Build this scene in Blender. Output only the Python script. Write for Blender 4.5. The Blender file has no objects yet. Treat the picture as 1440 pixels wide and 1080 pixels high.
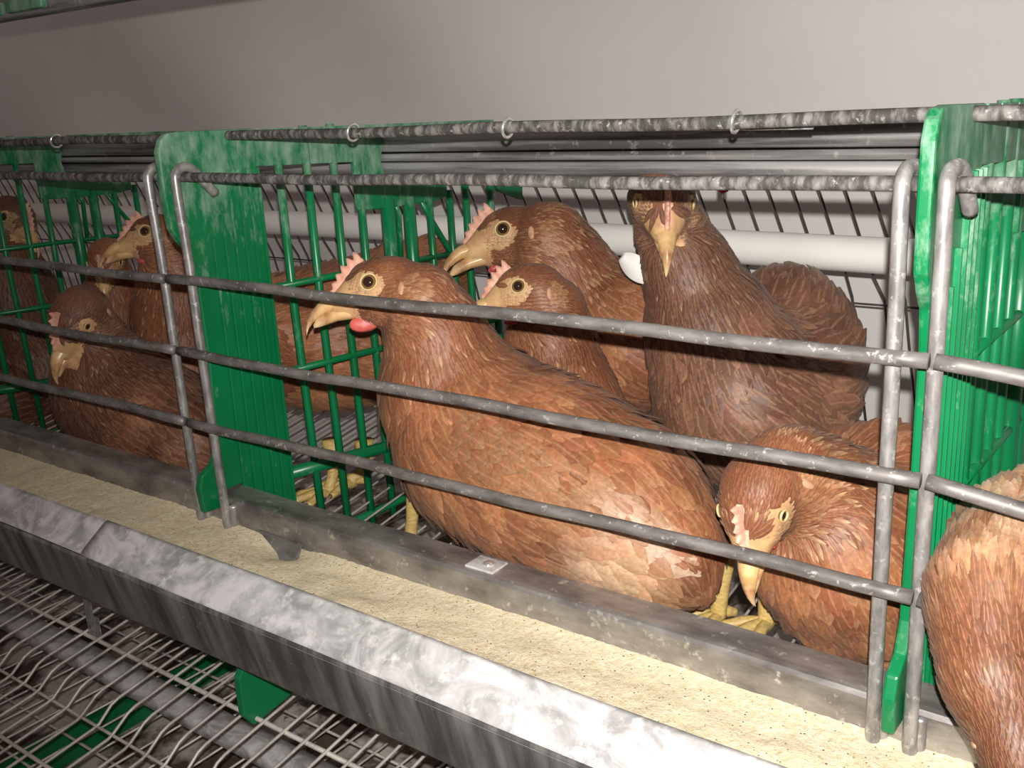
import bpy, bmesh, math, random
import numpy as np
from mathutils import Vector, Matrix, noise
from mathutils.bvhtree import BVHTree

# ------------------------------------------------------------ camera, world, light
S = bpy.context.scene
C = S.collection
cam_data = bpy.data.cameras.new('camera'); cam = bpy.data.objects.new('camera', cam_data); C.objects.link(cam)
cam_data.sensor_width = 36.0; cam_data.lens = 35.0; cam_data.clip_start = 0.01
MROT = Matrix(((0.803551, -0.126308, 0.581681), (0.59345, 0.245655, -0.766466), (-0.046082, 0.961093, 0.272354)))
cam.matrix_world = Matrix.Translation((0, -.5, 0)) @ MROT.to_4x4()
S.camera = cam
S.view_settings.view_transform = 'Standard'; S.view_settings.look = 'None'
S.view_settings.gamma = 1.0; S.view_settings.exposure = 0.0
world = bpy.data.worlds.new('world'); S.world = world; world.use_nodes = True
world.node_tree.nodes['Background'].inputs[0].default_value = (1.0, .80, .76, 1)
world.node_tree.nodes['Background'].inputs[1].default_value = .15
fl = bpy.data.lights.new('phone_flash', 'SPOT'); flo = bpy.data.objects.new('phone_flash', fl); C.objects.link(flo)
fl.energy = 41.0; fl.shadow_soft_size = .003; fl.color = (1.0, .965, .91)
fl.spot_size = math.radians(118); fl.spot_blend = 1.0
flo.location = (.004, -.5, .021)
flo.rotation_euler = Vector((-.28, .80, -.16)).to_track_quat('-Z', 'Y').to_euler()
PI = math.pi

# ------------------------------------------------------------ materials
def mat(name, col, rough=.5, metal=0., spec=.5):
    m = bpy.data.materials.new(name); m.use_nodes = True
    b = m.node_tree.nodes['Principled BSDF']
    b.inputs['Base Color'].default_value = (*col, 1); b.inputs['Roughness'].default_value = rough
    b.inputs['Metallic'].default_value = metal; b.inputs['Specular IOR Level'].default_value = spec
    return m, m.node_tree, b
def N(t, kind, **k):
    n = t.nodes.new(kind)
    for a, v in k.items():
        if a in n.inputs: n.inputs[a].default_value = v
        else: setattr(n, a, v)
    return n
def coords(t, scale=(1, 1, 1), kind='Object', rot=(0, 0, 0)):
    tc = N(t, 'ShaderNodeTexCoord'); mp = N(t, 'ShaderNodeMapping')
    mp.inputs['Scale'].default_value = scale; mp.inputs['Rotation'].default_value = rot
    t.links.new(tc.outputs[kind], mp.inputs[0]); return mp.outputs[0]
def ramp(t, src, stops):
    r = N(t, 'ShaderNodeValToRGB'); e = r.color_ramp.elements
    while len(e) < len(stops): e.new(.5)
    for i, (p, c) in enumerate(stops): e[i].position = p; e[i].color = (*c, 1)
    t.links.new(src, r.inputs[0]); return r.outputs[0]
def noise_tex(t, vec, scale, detail=4, rough=.55, dist=0):
    n = N(t, 'ShaderNodeTexNoise'); n.inputs['Scale'].default_value = scale; n.inputs['Detail'].default_value = detail
    n.inputs['Roughness'].default_value = rough; n.inputs['Distortion'].default_value = dist
    t.links.new(vec, n.inputs['Vector']); return n.outputs['Fac']
def bump(t, b, src, strength=.3, dist=.001):
    n = N(t, 'ShaderNodeBump'); n.inputs['Strength'].default_value = strength; n.inputs['Distance'].default_value = dist
    t.links.new(src, n.inputs['Height']); t.links.new(n.outputs[0], b.inputs['Normal'])
def mixc(t, fac, a, b_, mode='MIX'):
    n = N(t, 'ShaderNodeMix', data_type='RGBA', blend_type=mode)
    for s, v in ((n.inputs[0], fac), (n.inputs[6], a), (n.inputs[7], b_)):
        if hasattr(v, 'is_linked'): t.links.new(v, s)
        else: s.default_value = v if not isinstance(v, tuple) else (*v, 1)
    return n.outputs[2]

def noisy(name, c1, c2, scale=40, rough=.5, metal=0., vec_scale=(1, 1, 1), bs=.2, bd=.0005, lo=.35, hi=.65, fine=None, rot=(0, 0, 0), dist=0):
    m, t, b = mat(name, c1, rough, metal)
    v = coords(t, vec_scale, rot=rot)
    f = noise_tex(t, v, scale, 6, .6, dist)
    c = ramp(t, f, [(lo, c1), (hi, c2)])
    if fine:
        f2 = noise_tex(t, coords(t), fine[0], 3, .7)
        c = mixc(t, ramp(t, f2, [(fine[1], (0, 0, 0)), (fine[2], (1, 1, 1))]), c, fine[3])
    t.links.new(c, b.inputs['Base Color'])
    if bs: bump(t, b, f, bs, bd)
    return m
M = {}
M['wire'] = noisy('galvanised_wire', (.20, .19, .185), (.42, .40, .39), 55, .38, .5, (3, 3, 1), fine=(160, .58, .70, (.58, .56, .54)))
M['bar'] = noisy('dusty_steel_bar', (.10, .09, .085), (.24, .22, .21), 38, .5, .35, (1, 3, 3), fine=(210, .60, .70, (.46, .44, .42)))
M['rod'] = noisy('caked_rod', (.05, .045, .042), (.20, .185, .175), 80, .8, .05, (2.2, .8, .8), bs=.7, bd=.001, lo=.44, hi=.62, rot=(0, .5, .6), fine=(190, .60, .72, (.36, .34, .32)))
M['sill'] = noisy('worn_galvanised_sill', (.17, .155, .15), (.40, .375, .355), 26, .38, .6, (.8, 2, 2), fine=(95, .60, .72, (.60, .57, .53)))
M['lip'] = noisy('dusty_galvanised_lip', (.38, .37, .37), (.78, .77, .78), 22, .45, .25, (1.1, 1.6, 1.6), lo=.38, hi=.62, fine=(85, .52, .72, (.86, .85, .85)), dist=1.2)
M['lip_face'] = noisy('painted_reflection_galvanised_face', (.13, .12, .118), (.46, .44, .43), 9, .28, .6, (5, .5, .5), lo=.42, hi=.68, bs=.05, fine=(120, .66, .74, (.5, .48, .47)))  # shade and mesh-wire reflections painted in as darker tone and vertical streaks
M['profile'] = noisy('grimy_galvanised_profile', (.12, .115, .115), (.50, .485, .48), 14, .5, .45, (.25, 5, 5), lo=.40, hi=.62, fine=(60, .60, .72, (.48, .46, .45)))
M['mesh'] = noisy('floor_wire', (.42, .38, .35), (.72, .66, .61), 30, .5, .35, fine=(220, .55, .68, (.72, .64, .56)))
M['ring'] = mat('shiny_ring', (.85, .85, .85), .2, .8)[0]
M['white'] = noisy('white_pvc', (.80, .78, .74), (.88, .86, .82), 10, .35)
M['red'] = mat('red_plastic', (.5, .01, .03), .35)[0]
M['dark'] = noisy('dark_grime', (.035, .028, .026), (.085, .07, .065), 20, .8)
# green plastic with dust on it
def green():
    m, t, b = mat('green_plastic', (.0, .2, .07), .38, 0)
    v = coords(t)
    f = noise_tex(t, v, 9, 3)
    c = ramp(t, f, [(.35, (.001, .135, .042)), (.7, (.003, .19, .066))])
    d = noise_tex(t, coords(t, (1, 1, .45)), 55, 8, .72)
    z = N(t, 'ShaderNodeSeparateXYZ'); t.links.new(v, z.inputs[0])
    mr = N(t, 'ShaderNodeMapRange'); t.links.new(z.outputs[2], mr.inputs[0])
    for i, q in ((1, -.15), (2, -.008), (3, -.06), (4, .17)): mr.inputs[i].default_value = q
    ad = N(t, 'ShaderNodeMath', operation='ADD'); t.links.new(d, ad.inputs[0]); t.links.new(mr.outputs[0], ad.inputs[1])
    dust = ramp(t, ad.outputs[0], [(.53, (0, 0, 0)), (.80, (.75, .75, .75))])
    c = mixc(t, dust, c, (.34, .46, .38))
    t.links.new(c, b.inputs['Base Color']); bump(t, b, d, .12, .0004)
    r = N(t, 'ShaderNodeMapRange'); t.links.new(dust, r.inputs[0]); r.inputs[3].default_value = .33; r.inputs[4].default_value = .8
    t.links.new(r.outputs[0], b.inputs['Roughness'])
    return m
M['green'] = green()
def feed():
    m, t, b = mat('feed', (.6, .5, .3), .95, 0, .1)
    v = coords(t)
    f = noise_tex(t, v, 230, 6, .75); g = noise_tex(t, v, 14, 4)
    c = ramp(t, f, [(.28, (.56, .41, .21)), (.42, (.82, .69, .45)), (.66, (.95, .87, .68))])
    c = mixc(t, ramp(t, g, [(.4, (0, 0, 0)), (.7, (.45, .45, .45))]), c, (.87, .74, .50))
    vo = N(t, 'ShaderNodeTexVoronoi'); vo.inputs['Scale'].default_value = 560; t.links.new(v, vo.inputs[0])
    w = N(t, 'ShaderNodeSeparateColor'); t.links.new(vo.outputs['Color'], w.inputs[0])
    sm = N(t, 'ShaderNodeMath', operation='LESS_THAN'); t.links.new(vo.outputs['Distance'], sm.inputs[0]); sm.inputs[1].default_value = .33
    s2 = N(t, 'ShaderNodeMath', operation='GREATER_THAN'); t.links.new(w.outputs[0], s2.inputs[0]); s2.inputs[1].default_value = .955
    s3 = N(t, 'ShaderNodeMath', operation='MULTIPLY'); t.links.new(sm.outputs[0], s3.inputs[0]); t.links.new(s2.outputs[0], s3.inputs[1])
    c = mixc(t, s3.outputs[0], c, (.16, .12, .055))
    t.links.new(c, b.inputs['Base Color']); bump(t, b, f, .9, .0025)
    return m
M['feed'] = feed()
M['sheet'] = noisy('pale_plastic_sheet', (.80, .77, .74), (.86, .83, .80), 3, .6, 0, bs=.1, bd=.004, fine=(90, .70, .8, (.66, .62, .59)))
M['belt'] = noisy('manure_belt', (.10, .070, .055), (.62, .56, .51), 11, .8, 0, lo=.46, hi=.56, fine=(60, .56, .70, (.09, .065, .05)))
# hens
M['skin'] = noisy('face_skin', (.48, .25, .12), (.62, .40, .19), 90, .55, 0, bs=.5, bd=.0008)
M['under'] = noisy('down', (.15, .05, .022), (.24, .09, .04), 60, .9, 0)
M['comb'] = noisy('comb_skin', (.60, .27, .19), (.76, .46, .33), 140, .5, 0, bs=.4, bd=.0005)
M['lobe'] = noisy('ear_lobe_skin', (.42, .20, .12), (.56, .32, .20), 140, .6, 0, bs=.4, bd=.0005)
M['wattle'] = noisy('wattle_skin', (.46, .06, .05), (.58, .12, .10), 140, .45, 0, bs=.5, bd=.0005)
M['leg'] = noisy('yellow_scaly_leg', (.46, .31, .10), (.68, .50, .18), 160, .5, 0, (1, 1, 3), bs=.6, bd=.0006)
M['claw'] = mat('claw', (.25, .18, .12), .4)[0]
def beakm():
    m, t, b = mat('beak_horn', (.7, .5, .25), .3)
    v = coords(t, kind='UV')
    s = N(t, 'ShaderNodeSeparateXYZ'); t.links.new(v, s.inputs[0])
    c = ramp(t, s.outputs[1], [(.0, (.66, .45, .20)), (.45, (.62, .38, .16)), (.62, (.34, .15, .06)), (.9, (.70, .50, .27))])
    f = noise_tex(t, coords(t, (1, 1, 1)), 180, 3)
    c = mixc(t, ramp(t, f, [(.4, (0, 0, 0)), (.75, (.5, .5, .5))]), c, (.78, .58, .34))
    t.links.new(c, b.inputs['Base Color']); return m
M['beak'] = beakm()
def eyem():
    m, t, b = mat('eye', (.3, .2, .05), .06)
    v = coords(t, kind='UV'); s = N(t, 'ShaderNodeSeparateXYZ'); t.links.new(v, s.inputs[0])
    c = ramp(t, s.outputs[0], [(.0, (.02, .012, .008)), (.46, (.03, .015, .01)), (.53, (.22, .12, .035)), (.82, (.20, .13, .05)), (.90, (.12, .08, .04))])
    t.links.new(c, b.inputs['Base Color']); return m
M['eye'] = eyem()
M['ring_skin'] = noisy('eyelid', (.50, .36, .16), (.62, .47, .24), 200, .5, 0)
def feather():
    m, t, b = mat('feather', (.3, .1, .05), .50, 0, .36)
    at = N(t, 'ShaderNodeAttribute', attribute_name='Col')
    uv = coords(t, kind='UV'); s = N(t, 'ShaderNodeSeparateXYZ'); t.links.new(uv, s.inputs[0])
    # shaft
    a = N(t, 'ShaderNodeMath', operation='SUBTRACT'); t.links.new(s.outputs[0], a.inputs[0]); a.inputs[1].default_value = .5
    ab = N(t, 'ShaderNodeMath', operation='ABSOLUTE'); t.links.new(a.outputs[0], ab.inputs[0])
    sh = ramp(t, ab.outputs[0], [(.02, (.30, .30, .30)), (.10, (0, 0, 0))])
    c = mixc(t, sh, at.outputs['Color'], (.55, .32, .19))
    # barbs
    w1 = N(t, 'ShaderNodeMath', operation='MULTIPLY_ADD'); t.links.new(ab.outputs[0], w1.inputs[0]); w1.inputs[1].default_value = -1.0; t.links.new(s.outputs[1], w1.inputs[2])
    w2 = N(t, 'ShaderNodeMath', operation='MULTIPLY'); t.links.new(w1.outputs[0], w2.inputs[0]); w2.inputs[1].default_value = 95
    w3 = N(t, 'ShaderNodeMath', operation='SINE'); t.links.new(w2.outputs[0], w3.inputs[0])
    nz = noise_tex(t, coords(t), 320, 3, .6)
    mm = N(t, 'ShaderNodeMath', operation='MULTIPLY_ADD'); t.links.new(w3.outputs[0], mm.inputs[0]); mm.inputs[1].default_value = .07; t.links.new(nz, mm.inputs[2])
    dk = ramp(t, mm.outputs[0], [(.25, (.70, .68, .66)), (.75, (1.22, 1.2, 1.18))])
    c = mixc(t, 1.0, c, dk, 'MULTIPLY')
    t.links.new(c, b.inputs['Base Color']); bump(t, b, nz, .25, .0004)
    b.inputs['Sheen Weight'].default_value = .04
    return m
M['feather'] = feather()

# ------------------------------------------------------------ object helpers
def tag(o, label=None, cat=None, group=None, kind=None):
    if label: o['label'] = label
    if cat: o['category'] = cat
    if group: o['group'] = group
    if kind: o['kind'] = kind
    return o
def empty(name, loc=(0, 0, 0)):
    o = bpy.data.objects.new(name, None); o.location = loc; o.empty_display_size = .02; C.objects.link(o); return o
def add(name, me, material, parent=None):
    o = bpy.data.objects.new(name, me); C.objects.link(o)
    if material: me.materials.append(material)
    if parent:
        o.parent = parent
        if any(abs(c) > 1e-9 for c in parent.location): o.matrix_parent_inverse = Matrix.Translation(-Vector(parent.location))
    return o
def mesh(name, verts, faces, smooth=True):
    me = bpy.data.meshes.new(name); me.from_pydata([tuple(v) for v in verts], [], faces); me.update()
    if smooth: me.polygons.foreach_set('use_smooth', [True] * len(me.polygons))
    return me
class G:                     # geometry collector
    def __init__(s): s.v = []; s.f = []; s.uv = []
    def tube(s, pts, r, n=10, cap=True, flat=1.0):
        pts = [Vector(p) for p in pts]; rr = r if isinstance(r, (list, tuple)) else [r] * len(pts)
        base = len(s.v); T = None; prev = None
        for i, p in enumerate(pts):
            d = (pts[min(i + 1, len(pts) - 1)] - pts[max(i - 1, 0)]).normalized()
            if prev is None:
                a = Vector((0, 0, 1)) if abs(d.z) < .9 else Vector((0, 1, 0)); u = d.cross(a).normalized()
            else: u = (u - d * u.dot(d)).normalized()
            w = d.cross(u); prev = d
            for k in range(n):
                a = 2 * PI * k / n; s.v.append(p + (u * math.cos(a) + w * math.sin(a) * flat) * rr[i])
        for i in range(len(pts) - 1):
            for k in range(n):
                a = base + i * n + k; b = base + i * n + (k + 1) % n; s.f.append((a, b, b + n, a + n))
        if cap:
            s.f.append(tuple(base + k for k in range(n))[::-1]); e = base + (len(pts) - 1) * n; s.f.append(tuple(e + k for k in range(n)))
        return s
    def box(s, a, b):
        i = len(s.v); x0, y0, z0 = a; x1, y1, z1 = b
        s.v += [Vector(p) for p in ((x0, y0, z0), (x1, y0, z0), (x1, y1, z0), (x0, y1, z0), (x0, y0, z1), (x1, y0, z1), (x1, y1, z1), (x0, y1, z1))]
        s.f += [tuple(i + j for j in q) for q in ((0, 3, 2, 1), (4, 5, 6, 7), (0, 1, 5, 4), (1, 2, 6, 5), (2, 3, 7, 6), (3, 0, 4, 7))]; return s
    def strip(s, prof, x0, x1, nx=2, th=.0012, f=None):   # extruded sheet profile in (y,z), thickness th
        P = [Vector((0, y, z)) for y, z in prof]; n = len(P); nn = []
        for i in range(n):
            d = (P[min(i + 1, n - 1)] - P[max(i - 1, 0)]).normalized(); nn.append(Vector((0, -d.z, d.y)))
        base = len(s.v); ring = [P[i] for i in range(n)] + [P[i] + nn[i] * th for i in range(n - 1, -1, -1)]; m = len(ring)
        for j in range(nx + 1):
            x = x0 + (x1 - x0) * j / nx
            for p in ring:
                q = Vector((x, p.y, p.z))
                if f: q = f(q)
                s.v.append(q)
        for j in range(nx):
            for k in range(m):
                a = base + j * m + k; b = base + j * m + (k + 1) % m; s.f.append((a, b, b + m, a + m))
        s.f.append(tuple(base + k for k in range(m))[::-1]); s.f.append(tuple(base + nx * m + k for k in range(m))); return s
    def prism(s, outline, x0, x1):   # outline in (y,z)
        base = len(s.v); n = len(outline)
        for x in (x0, x1):
            for y, z in outline: s.v.append(Vector((x, y, z)))
        s.f.append(tuple(base + k for k in range(n))); s.f.append(tuple(base + n + k for k in range(n))[::-1])
        for k in range(n): s.f.append((base + (k + 1) % n, base + k, base + n + k, base + n + (k + 1) % n))
        return s
    def ell(s, c, ax, seg=14, rings=9, uvpole=False):   # ellipsoid with axis vectors
        base = len(s.v); c = Vector(c); a, b, d = [Vector(q) for q in ax]
        for i in range(rings + 1):
            th = PI * i / rings
            for k in range(seg):
                ph = 2 * PI * k / seg
                s.v.append(c + a * math.sin(th) * math.cos(ph) + b * math.sin(th) * math.sin(ph) + d * math.cos(th)); s.uv.append((i / rings * 2, 0))
        for i in range(rings):
            for k in range(seg):
                p = base + i * seg + k; q = base + i * seg + (k + 1) % seg; s.f.append((p, p + seg, q + seg, q))
        return s
    def make(s, name, m, parent=None, smooth=True, clean=True):
        me = mesh(name, s.v, s.f, smooth)
        if clean:
            bm = bmesh.new(); bm.from_mesh(me); bmesh.ops.remove_doubles(bm, verts=bm.verts, dist=1e-6)
            bmesh.ops.recalc_face_normals(bm, faces=bm.faces); bm.to_mesh(me); bm.free()
        o = add(name, me, m, parent)
        return o
def bevel(o, w=.001, seg=2, ang=35):
    md = o.modifiers.new('bevel', 'BEVEL'); md.width = w; md.segments = seg; md.limit_method = 'ANGLE'; md.angle_limit = math.radians(ang)
    return o
def flatten(o): o.data.polygons.foreach_set('use_smooth', [False] * len(o.data.polygons)); return o
def smooth_path(pts, n=6):
    pts = [Vector(p) for p in pts]; out = []
    P = [pts[0]] + pts + [pts[-1]]
    for i in range(1, len(P) - 2):
        for k in range(n):
            t = k / n; a, b, c, d = P[i - 1], P[i], P[i + 1], P[i + 2]
            out.append(.5 * ((2 * b) + (c - a) * t + (2 * a - 5 * b + 4 * c - d) * t * t + (3 * b - a - 3 * c + d) * t ** 3))
    out.append(pts[-1]); return out

# ------------------------------------------------------------ large structure
XL, XR = -2.6, .35
def sheet():
    v = []; f = []; nx, nz = 90, 30
    for j in range(nz + 1):
        for i in range(nx + 1):
            x = -4.2 + 5.4 * i / nx; z = -1.1 + 2.1 * j / nz
            y = .74 + .018 * math.sin(x * 9 + z * 11) * math.exp(-((x + 1.6) / .9) ** 2) + .006 * math.sin(x * 3.1 - z * 4)
            v.append((x, y, z))
    for j in range(nz):
        for i in range(nx):
            a = j * (nx + 1) + i; f.append((a, a + 1, a + nx + 2, a + nx + 1))
    o = add('wall_back', mesh('wall_back', v, f), M['sheet']); o.modifiers.new('s', 'SOLIDIFY').thickness = .004
    tag(o, kind='structure')
sheet()
g = G().box((-4.2, -1.6, -1.15), (1.2, .8, -1.10)); tag(g.make('floor', M['dark'], smooth=False), kind='structure')

# ------------------------------------------------------------ trough, sill, feed
def wob(a, fr, ph): return lambda q: Vector((q.x, q.y + a * math.sin(q.x * fr + ph), q.z + a * .7 * math.sin(q.x * fr * 1.7 + ph * 2)))
tr = empty('feed_trough', (-.6, -.06, -.384))
tag(tr, 'long galvanised feed trough with a dusty rolled outer lip, running along the cage fronts', 'trough')
g = G().strip([(-.1255, -.3345), (-.122, -.3325), (-.102, -.3175), (-.099, -.3165), (-.0965, -.3185), (-.096, -.324)], XL, XR, 120, .0012, wob(.0008, 9, 1)); g.make('rolled_lip', M['lip'], tr)
g = G().strip([(-.115, -.384), (-.1155, -.383), (-.1272, -.3362), (-.1262, -.3342)], XL, XR, 120, .0012, wob(.0008, 9, 1)); g.make('outer_face', M['lip_face'], tr)
g = G().strip([(.0085, -.3555), (.006, -.378), (-.02, -.384), (-.113, -.384)], XL, XR, 60, .001); g.make('trough_pan', M['sill'], tr)
g = G().strip([(-.1278, -.3372), (-.1235, -.3315), (-.1015, -.3158), (-.0985, -.3150)], -.728, XR, 90, .0008, wob(.0008, 9, 1)); g.make('joint_sleeve', M['lip'], tr)

def feed_surface():
    v = []; f = []; nx, ny = 900, 34
    for j in range(ny + 1):
        y = -.098 + (.1055) * j / ny
        for i in range(nx + 1):
            x = XL + (XR - XL) * i / nx
            p = Vector((x * 22, y * 34, 3)); h = noise.fractal(p, 1, 2, 4) * (.0012 + .0016 * min(1, max(0, -y / .04))) + noise.noise(Vector((x * 300, y * 300, 0))) * .0008
            edge = .004 * (max(0, (y + .02) / .028)) ** 2
            # hollow scooped around the little metal tab
            dd = ((x + .63) / .028) ** 2 + ((y + .002) / .016) ** 2
            v.append((x, y, -.3545 + h + edge - .008 * math.exp(-dd)))
    for j in range(ny):
        for i in range(nx):
            a = j * (nx + 1) + i; f.append((a, a + 1, a + nx + 2, a + nx + 1))
    o = add('layer_feed', mesh('feed', v, f), M['feed'])
    tag(o, 'pale yellow ground feed filling the trough below the bars', 'feed', kind='stuff')
feed_surface()

sl = empty('sill_rail', (-.6, .02, -.34))
tag(sl, 'worn grey steel sill rail along the cage fronts between the feed and the hens', 'rail')
g = G().strip([(.0065, -.354), (.006, -.3315), (.0070, -.3297), (.0092, -.3290), (.030, -.3275), (.031, -.329), (.031, -.345)], XL, XR, 160, .0014, wob(.0007, 14, .4)); g.make('rail_profile', M['sill'], sl, smooth=False)
g = G().box((-.438, .0085, -.3278), (-.412, .0280, -.3258)); bevel(flatten(g.make('rivet_plate', M['lip'], sl)), .0008)
g = G().ell((-.423, .018, -.3255), ((.0042, 0, 0), (0, .0042, 0), (0, 0, .0022))); g.make('rivet', M['ring'], sl)
g = G(); g.v += [Vector(p) for p in ((-.668, .0045, -.3505), (-.612, .0045, -.3505), (-.606, -.006, -.357), (-.604, -.019, -.362), (-.609, -.021, -.3635), (-.630, -.008, -.358))]
g.f += [(0, 1, 2, 3, 4, 5)]; o = g.make('bent_tab', M['sill'], sl, smooth=False); o.modifiers.new('s', 'SOLIDIFY').thickness = .0012
tag(o, 'bent brownish metal tab dipping into the feed')

# ------------------------------------------------------------ green dividers
def divider(dx, label, dy=0):
    d = empty('cage_divider', (dx, .2, -.40)); tag(d, label, 'divider', 'green plastic dividers between the cages')
    t = .0036
    # solid front plate : stepped outline
    o_ = [(.012, -.0105), (.0, -.0115), (-.0065, -.0165), (-.0105, -.026), (-.0105, -.06), (-.0085, -.088), (-.002, -.099), (.006, -.108), (.010, -.13), (.011, -.20), (.008, -.28), (.001, -.2965), (-.012, -.303), (-.016, -.315), (-.014, -.3375), (.0035, -.3385), (.009, -.325), (.033, -.3235), (.034, -.42), (.088, -.42), (.088, -.046), (.088, -.012)]
    front = G().prism(o_, dx - t, dx + t).make('front_plate', M['green'], d, smooth=False); bevel(front, .0016, 2, 30)
    rb = G()
    for i, y in enumerate((.030, .042, .053, .064, .0745, .0855)):
        z1 = (-.10, -.082, -.045, -.045, -.045, -.045)[i]
        rb.box((dx + t - .0005, y - .0013, -.415), (dx + t + .0035, y + .0013, z1)); rb.box((dx - t - .003, y - .0013, -.415), (dx - t + .0005, y + .0013, z1))
    bevel(rb.make('stiffening_rib', M['green'], d, smooth=False), .0006); 
    # top band with slots and a ledge
    tb = G().prism([(.086, -.013), (.250, -.0165), (.258, -.022), (.250, -.035), (.245, -.05), (.250, -.066), (.262, -.076), (.30, -.078), (.345, -.080), (.345, -.096), (.325, -.099), (.262, -.099), (.256, -.0975), (.239, -.0985), (.2085, -.0965), (.2075, -.0495), (.086, -.0445)], dx - t * .8, dx + t * .8)
    bevel(tb.make('top_band', M['green'], d, smooth=False), .0012)
    lg = G()
    for a, b in ((.088, .118), (.122, .165), (.169, .250), (.262, .318), (.323, .432)):
        za = -.0125 - .017 * (a - .088); zb = -.0125 - .017 * (b - .088)
        lg.prism([(a, za), (b, zb), (b + .001, zb - .009), (a - .001, za - .009)], dx - .0045, dx + .0045)
    lg.make('top_ledge', M['green'], d, smooth=False)
    bk = G().prism([(.425, -.020), (.440, -.024), (.484, -.096), (.484, -.114), (.44, -.10), (.43, -.09)], dx - .003, dx + .003); bk.make('rear_hook', M['green'], d, smooth=False)
    # thin upright bars
    for (y, z0, z1, w) in ((.1155, -.045, -.425, .0040), (.149, -.012, -.425, .0040), (.183, -.012, -.425, .0040), (.2155, -.05, -.430, .0040), (.253, -.09, -.425, .0075), (.285, -.09, -.42, .0068), (.318, -.09, -.40, .0040), (.352, -.09, -.40, .0040), (.380, -.06, -.42, .0042), (.425, -.03, -.42, .0045)):
        b = G().tube([(dx, y - .001, z0), (dx, y, -.18), (dx, y + .004, -.30), (dx, y + .008, z1)], [w] * 4, 8); b.make('upright_bar', M['green'], d)
    for pts in ([(.262, -.095), (.268, -.105), (.266, -.155)], [(.30, -.092), (.318, -.118), (.345, -.155), (.352, -.165)]):
        G().tube([(dx, y, z) for y, z in pts], .0030, 8).make('brace', M['green'], d)
    for (pts, w) in (([(.086, -.1535), (.25, -.157), (.43, -.162)], .0032), ([(.086, -.2345), (.25, -.242), (.43, -.25)], .0034), ([(.086, -.334), (.20, -.346), (.30, -.358), (.43, -.362)], .0065), ([(.086, -.412), (.3, -.416), (.43, -.42)], .004)):
        G().tube([(dx + .001, y, z) for y, z in pts], w, 8).make('cross_bar', M['green'], d)
    return d
divider(-.72, 'green plastic grid divider left of the large profile hen, ribbed front plate facing out')
divider(-.1262, 'green plastic divider at the right, seen edge-on with pale dust on its top corner')
divider(-1.315, 'dim green plastic grid divider at the far left edge behind the bars')

# ------------------------------------------------------------ rods and profile and gates
def rod(name, y, z, r, label, m='rod', x0=XL, x1=XR):
    pts = [(x0 + (x1 - x0) * i / 160, y + .0006 * math.sin(i * .7), z + .0006 * math.sin(i * .43 + 1)) for i in range(161)]
    o = G().tube(pts, r, 12).make(name, M[m]); tag(o, label, 'rod'); return o
rod('top_rod', .06, -.0170, .0040, 'upper grimy steel rod running above the hens through the green dividers')
rod('gate_rod', .003, -.0470, .0038, 'lower grimy steel rod that the wire gates hook over, just below the upper rod')
for x in (-.989, -.566, -.418, -.252):
    pts = [(x + .001 * math.sin(a), .06 + .0062 * math.cos(a), -.0170 + .0062 * math.sin(a)) for a in [2 * PI * i / 20 for i in range(19)]]
    o = G().tube(pts, .0012, 6).make('wire_ring', M['ring'])
    nm = {-.989: 'shiny wire ring clipped on the upper rod in the left cage', -.566: 'shiny wire ring on the upper rod above the big hen\'s comb', -.418: 'shiny wire ring on the upper rod above the open-beaked hen', -.252: 'shiny wire ring on the upper rod right of the tallest hen'}[x]
    tag(o, nm, 'ring', 'wire rings on the upper rod')
tw = empty('top_mesh_wire', (-.35, .1, -.02)); tag(tw, 'thin pale cage-top wire with stub ends behind the upper rod', 'wire')
G().tube([(-.36, .085, -.0215), (-.215, .085, -.0225)], .0012, 6).make('long_wire', M['wire'], tw)
for x in (-.352, -.318, -.288, -.226): G().tube([(x, .08, -.0205), (x, .11, -.0215), (x, .40, -.026)], .0013, 6).make('stub_wire', M['wire'], tw)

pr = G().strip([(.262, -.060), (.254, -.0655), (.2505, -.062), (.2505, -.0555), (.256, -.0535), (.256, -.0515), (.2495, -.050), (.2495, -.0465), (.2545, -.045), (.2545, -.043), (.2500, -.041), (.2500, -.0275), (.254, -.0235), (.27, -.0235)], XL, XR, 60, .0016, wob(.0005, 5, 0))
tag(pr.make('support_profile', M['profile']), 'grimy corrugated steel profile running across the cages behind the rods', 'beam')
o = G().tube([(XL, .46, -.157), (-1.4, .46, -.154), (-.8, .46, -.1510), (-.25, .46, -.1565), (XR, .46, -.157)], .0175, 24).make('water_pipe', M['white'])
tag(o, 'white plastic pipe running along the back of the cages behind the hens', 'pipe')
nd = empty('nipple_drinker', (-.352, .30, -.07)); tag(nd, 'small red drinker nipple hanging under the steel profile right of the tallest hen', 'drinker')
G().tube([(-.352, .26, -.064), (-.352, .26, -.078)], .004, 10).make('nipple_cap', M['red'], nd)
G().tube([(-.352, .26, -.078), (-.352, .26, -.084)], .0015, 8).make('nipple_pin', M['ring'], nd)

# rear mesh : leaning wires
rm = empty('rear_mesh', (-1.1, .52, -.4)); tag(rm, 'thin leaning wires of the rear cage mesh in front of the pale back sheet', 'wire mesh')
k = 0; x = -2.4
while x < .3:
    kink = .006 if k % 3 == 0 else 0
    pts = [(x + .009, .50, -.056), (x + .024, .515, -.105), (x + .046, .535, -.185), (x + .052 + kink, .545, -.215), (x + .056 + kink, .553, -.26), (x + .075, .57, -.42)]
    G().tube(pts, .0011, 5).make('mesh_wire', M['dark'], rm); x += .0272; k += 1
for (y, z) in ((.546, -.222), (.57, -.41)): G().tube([(XL, y, z), (XR, y, z)], .0012, 6).make('cross_wire', M['dark'], rm)

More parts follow.
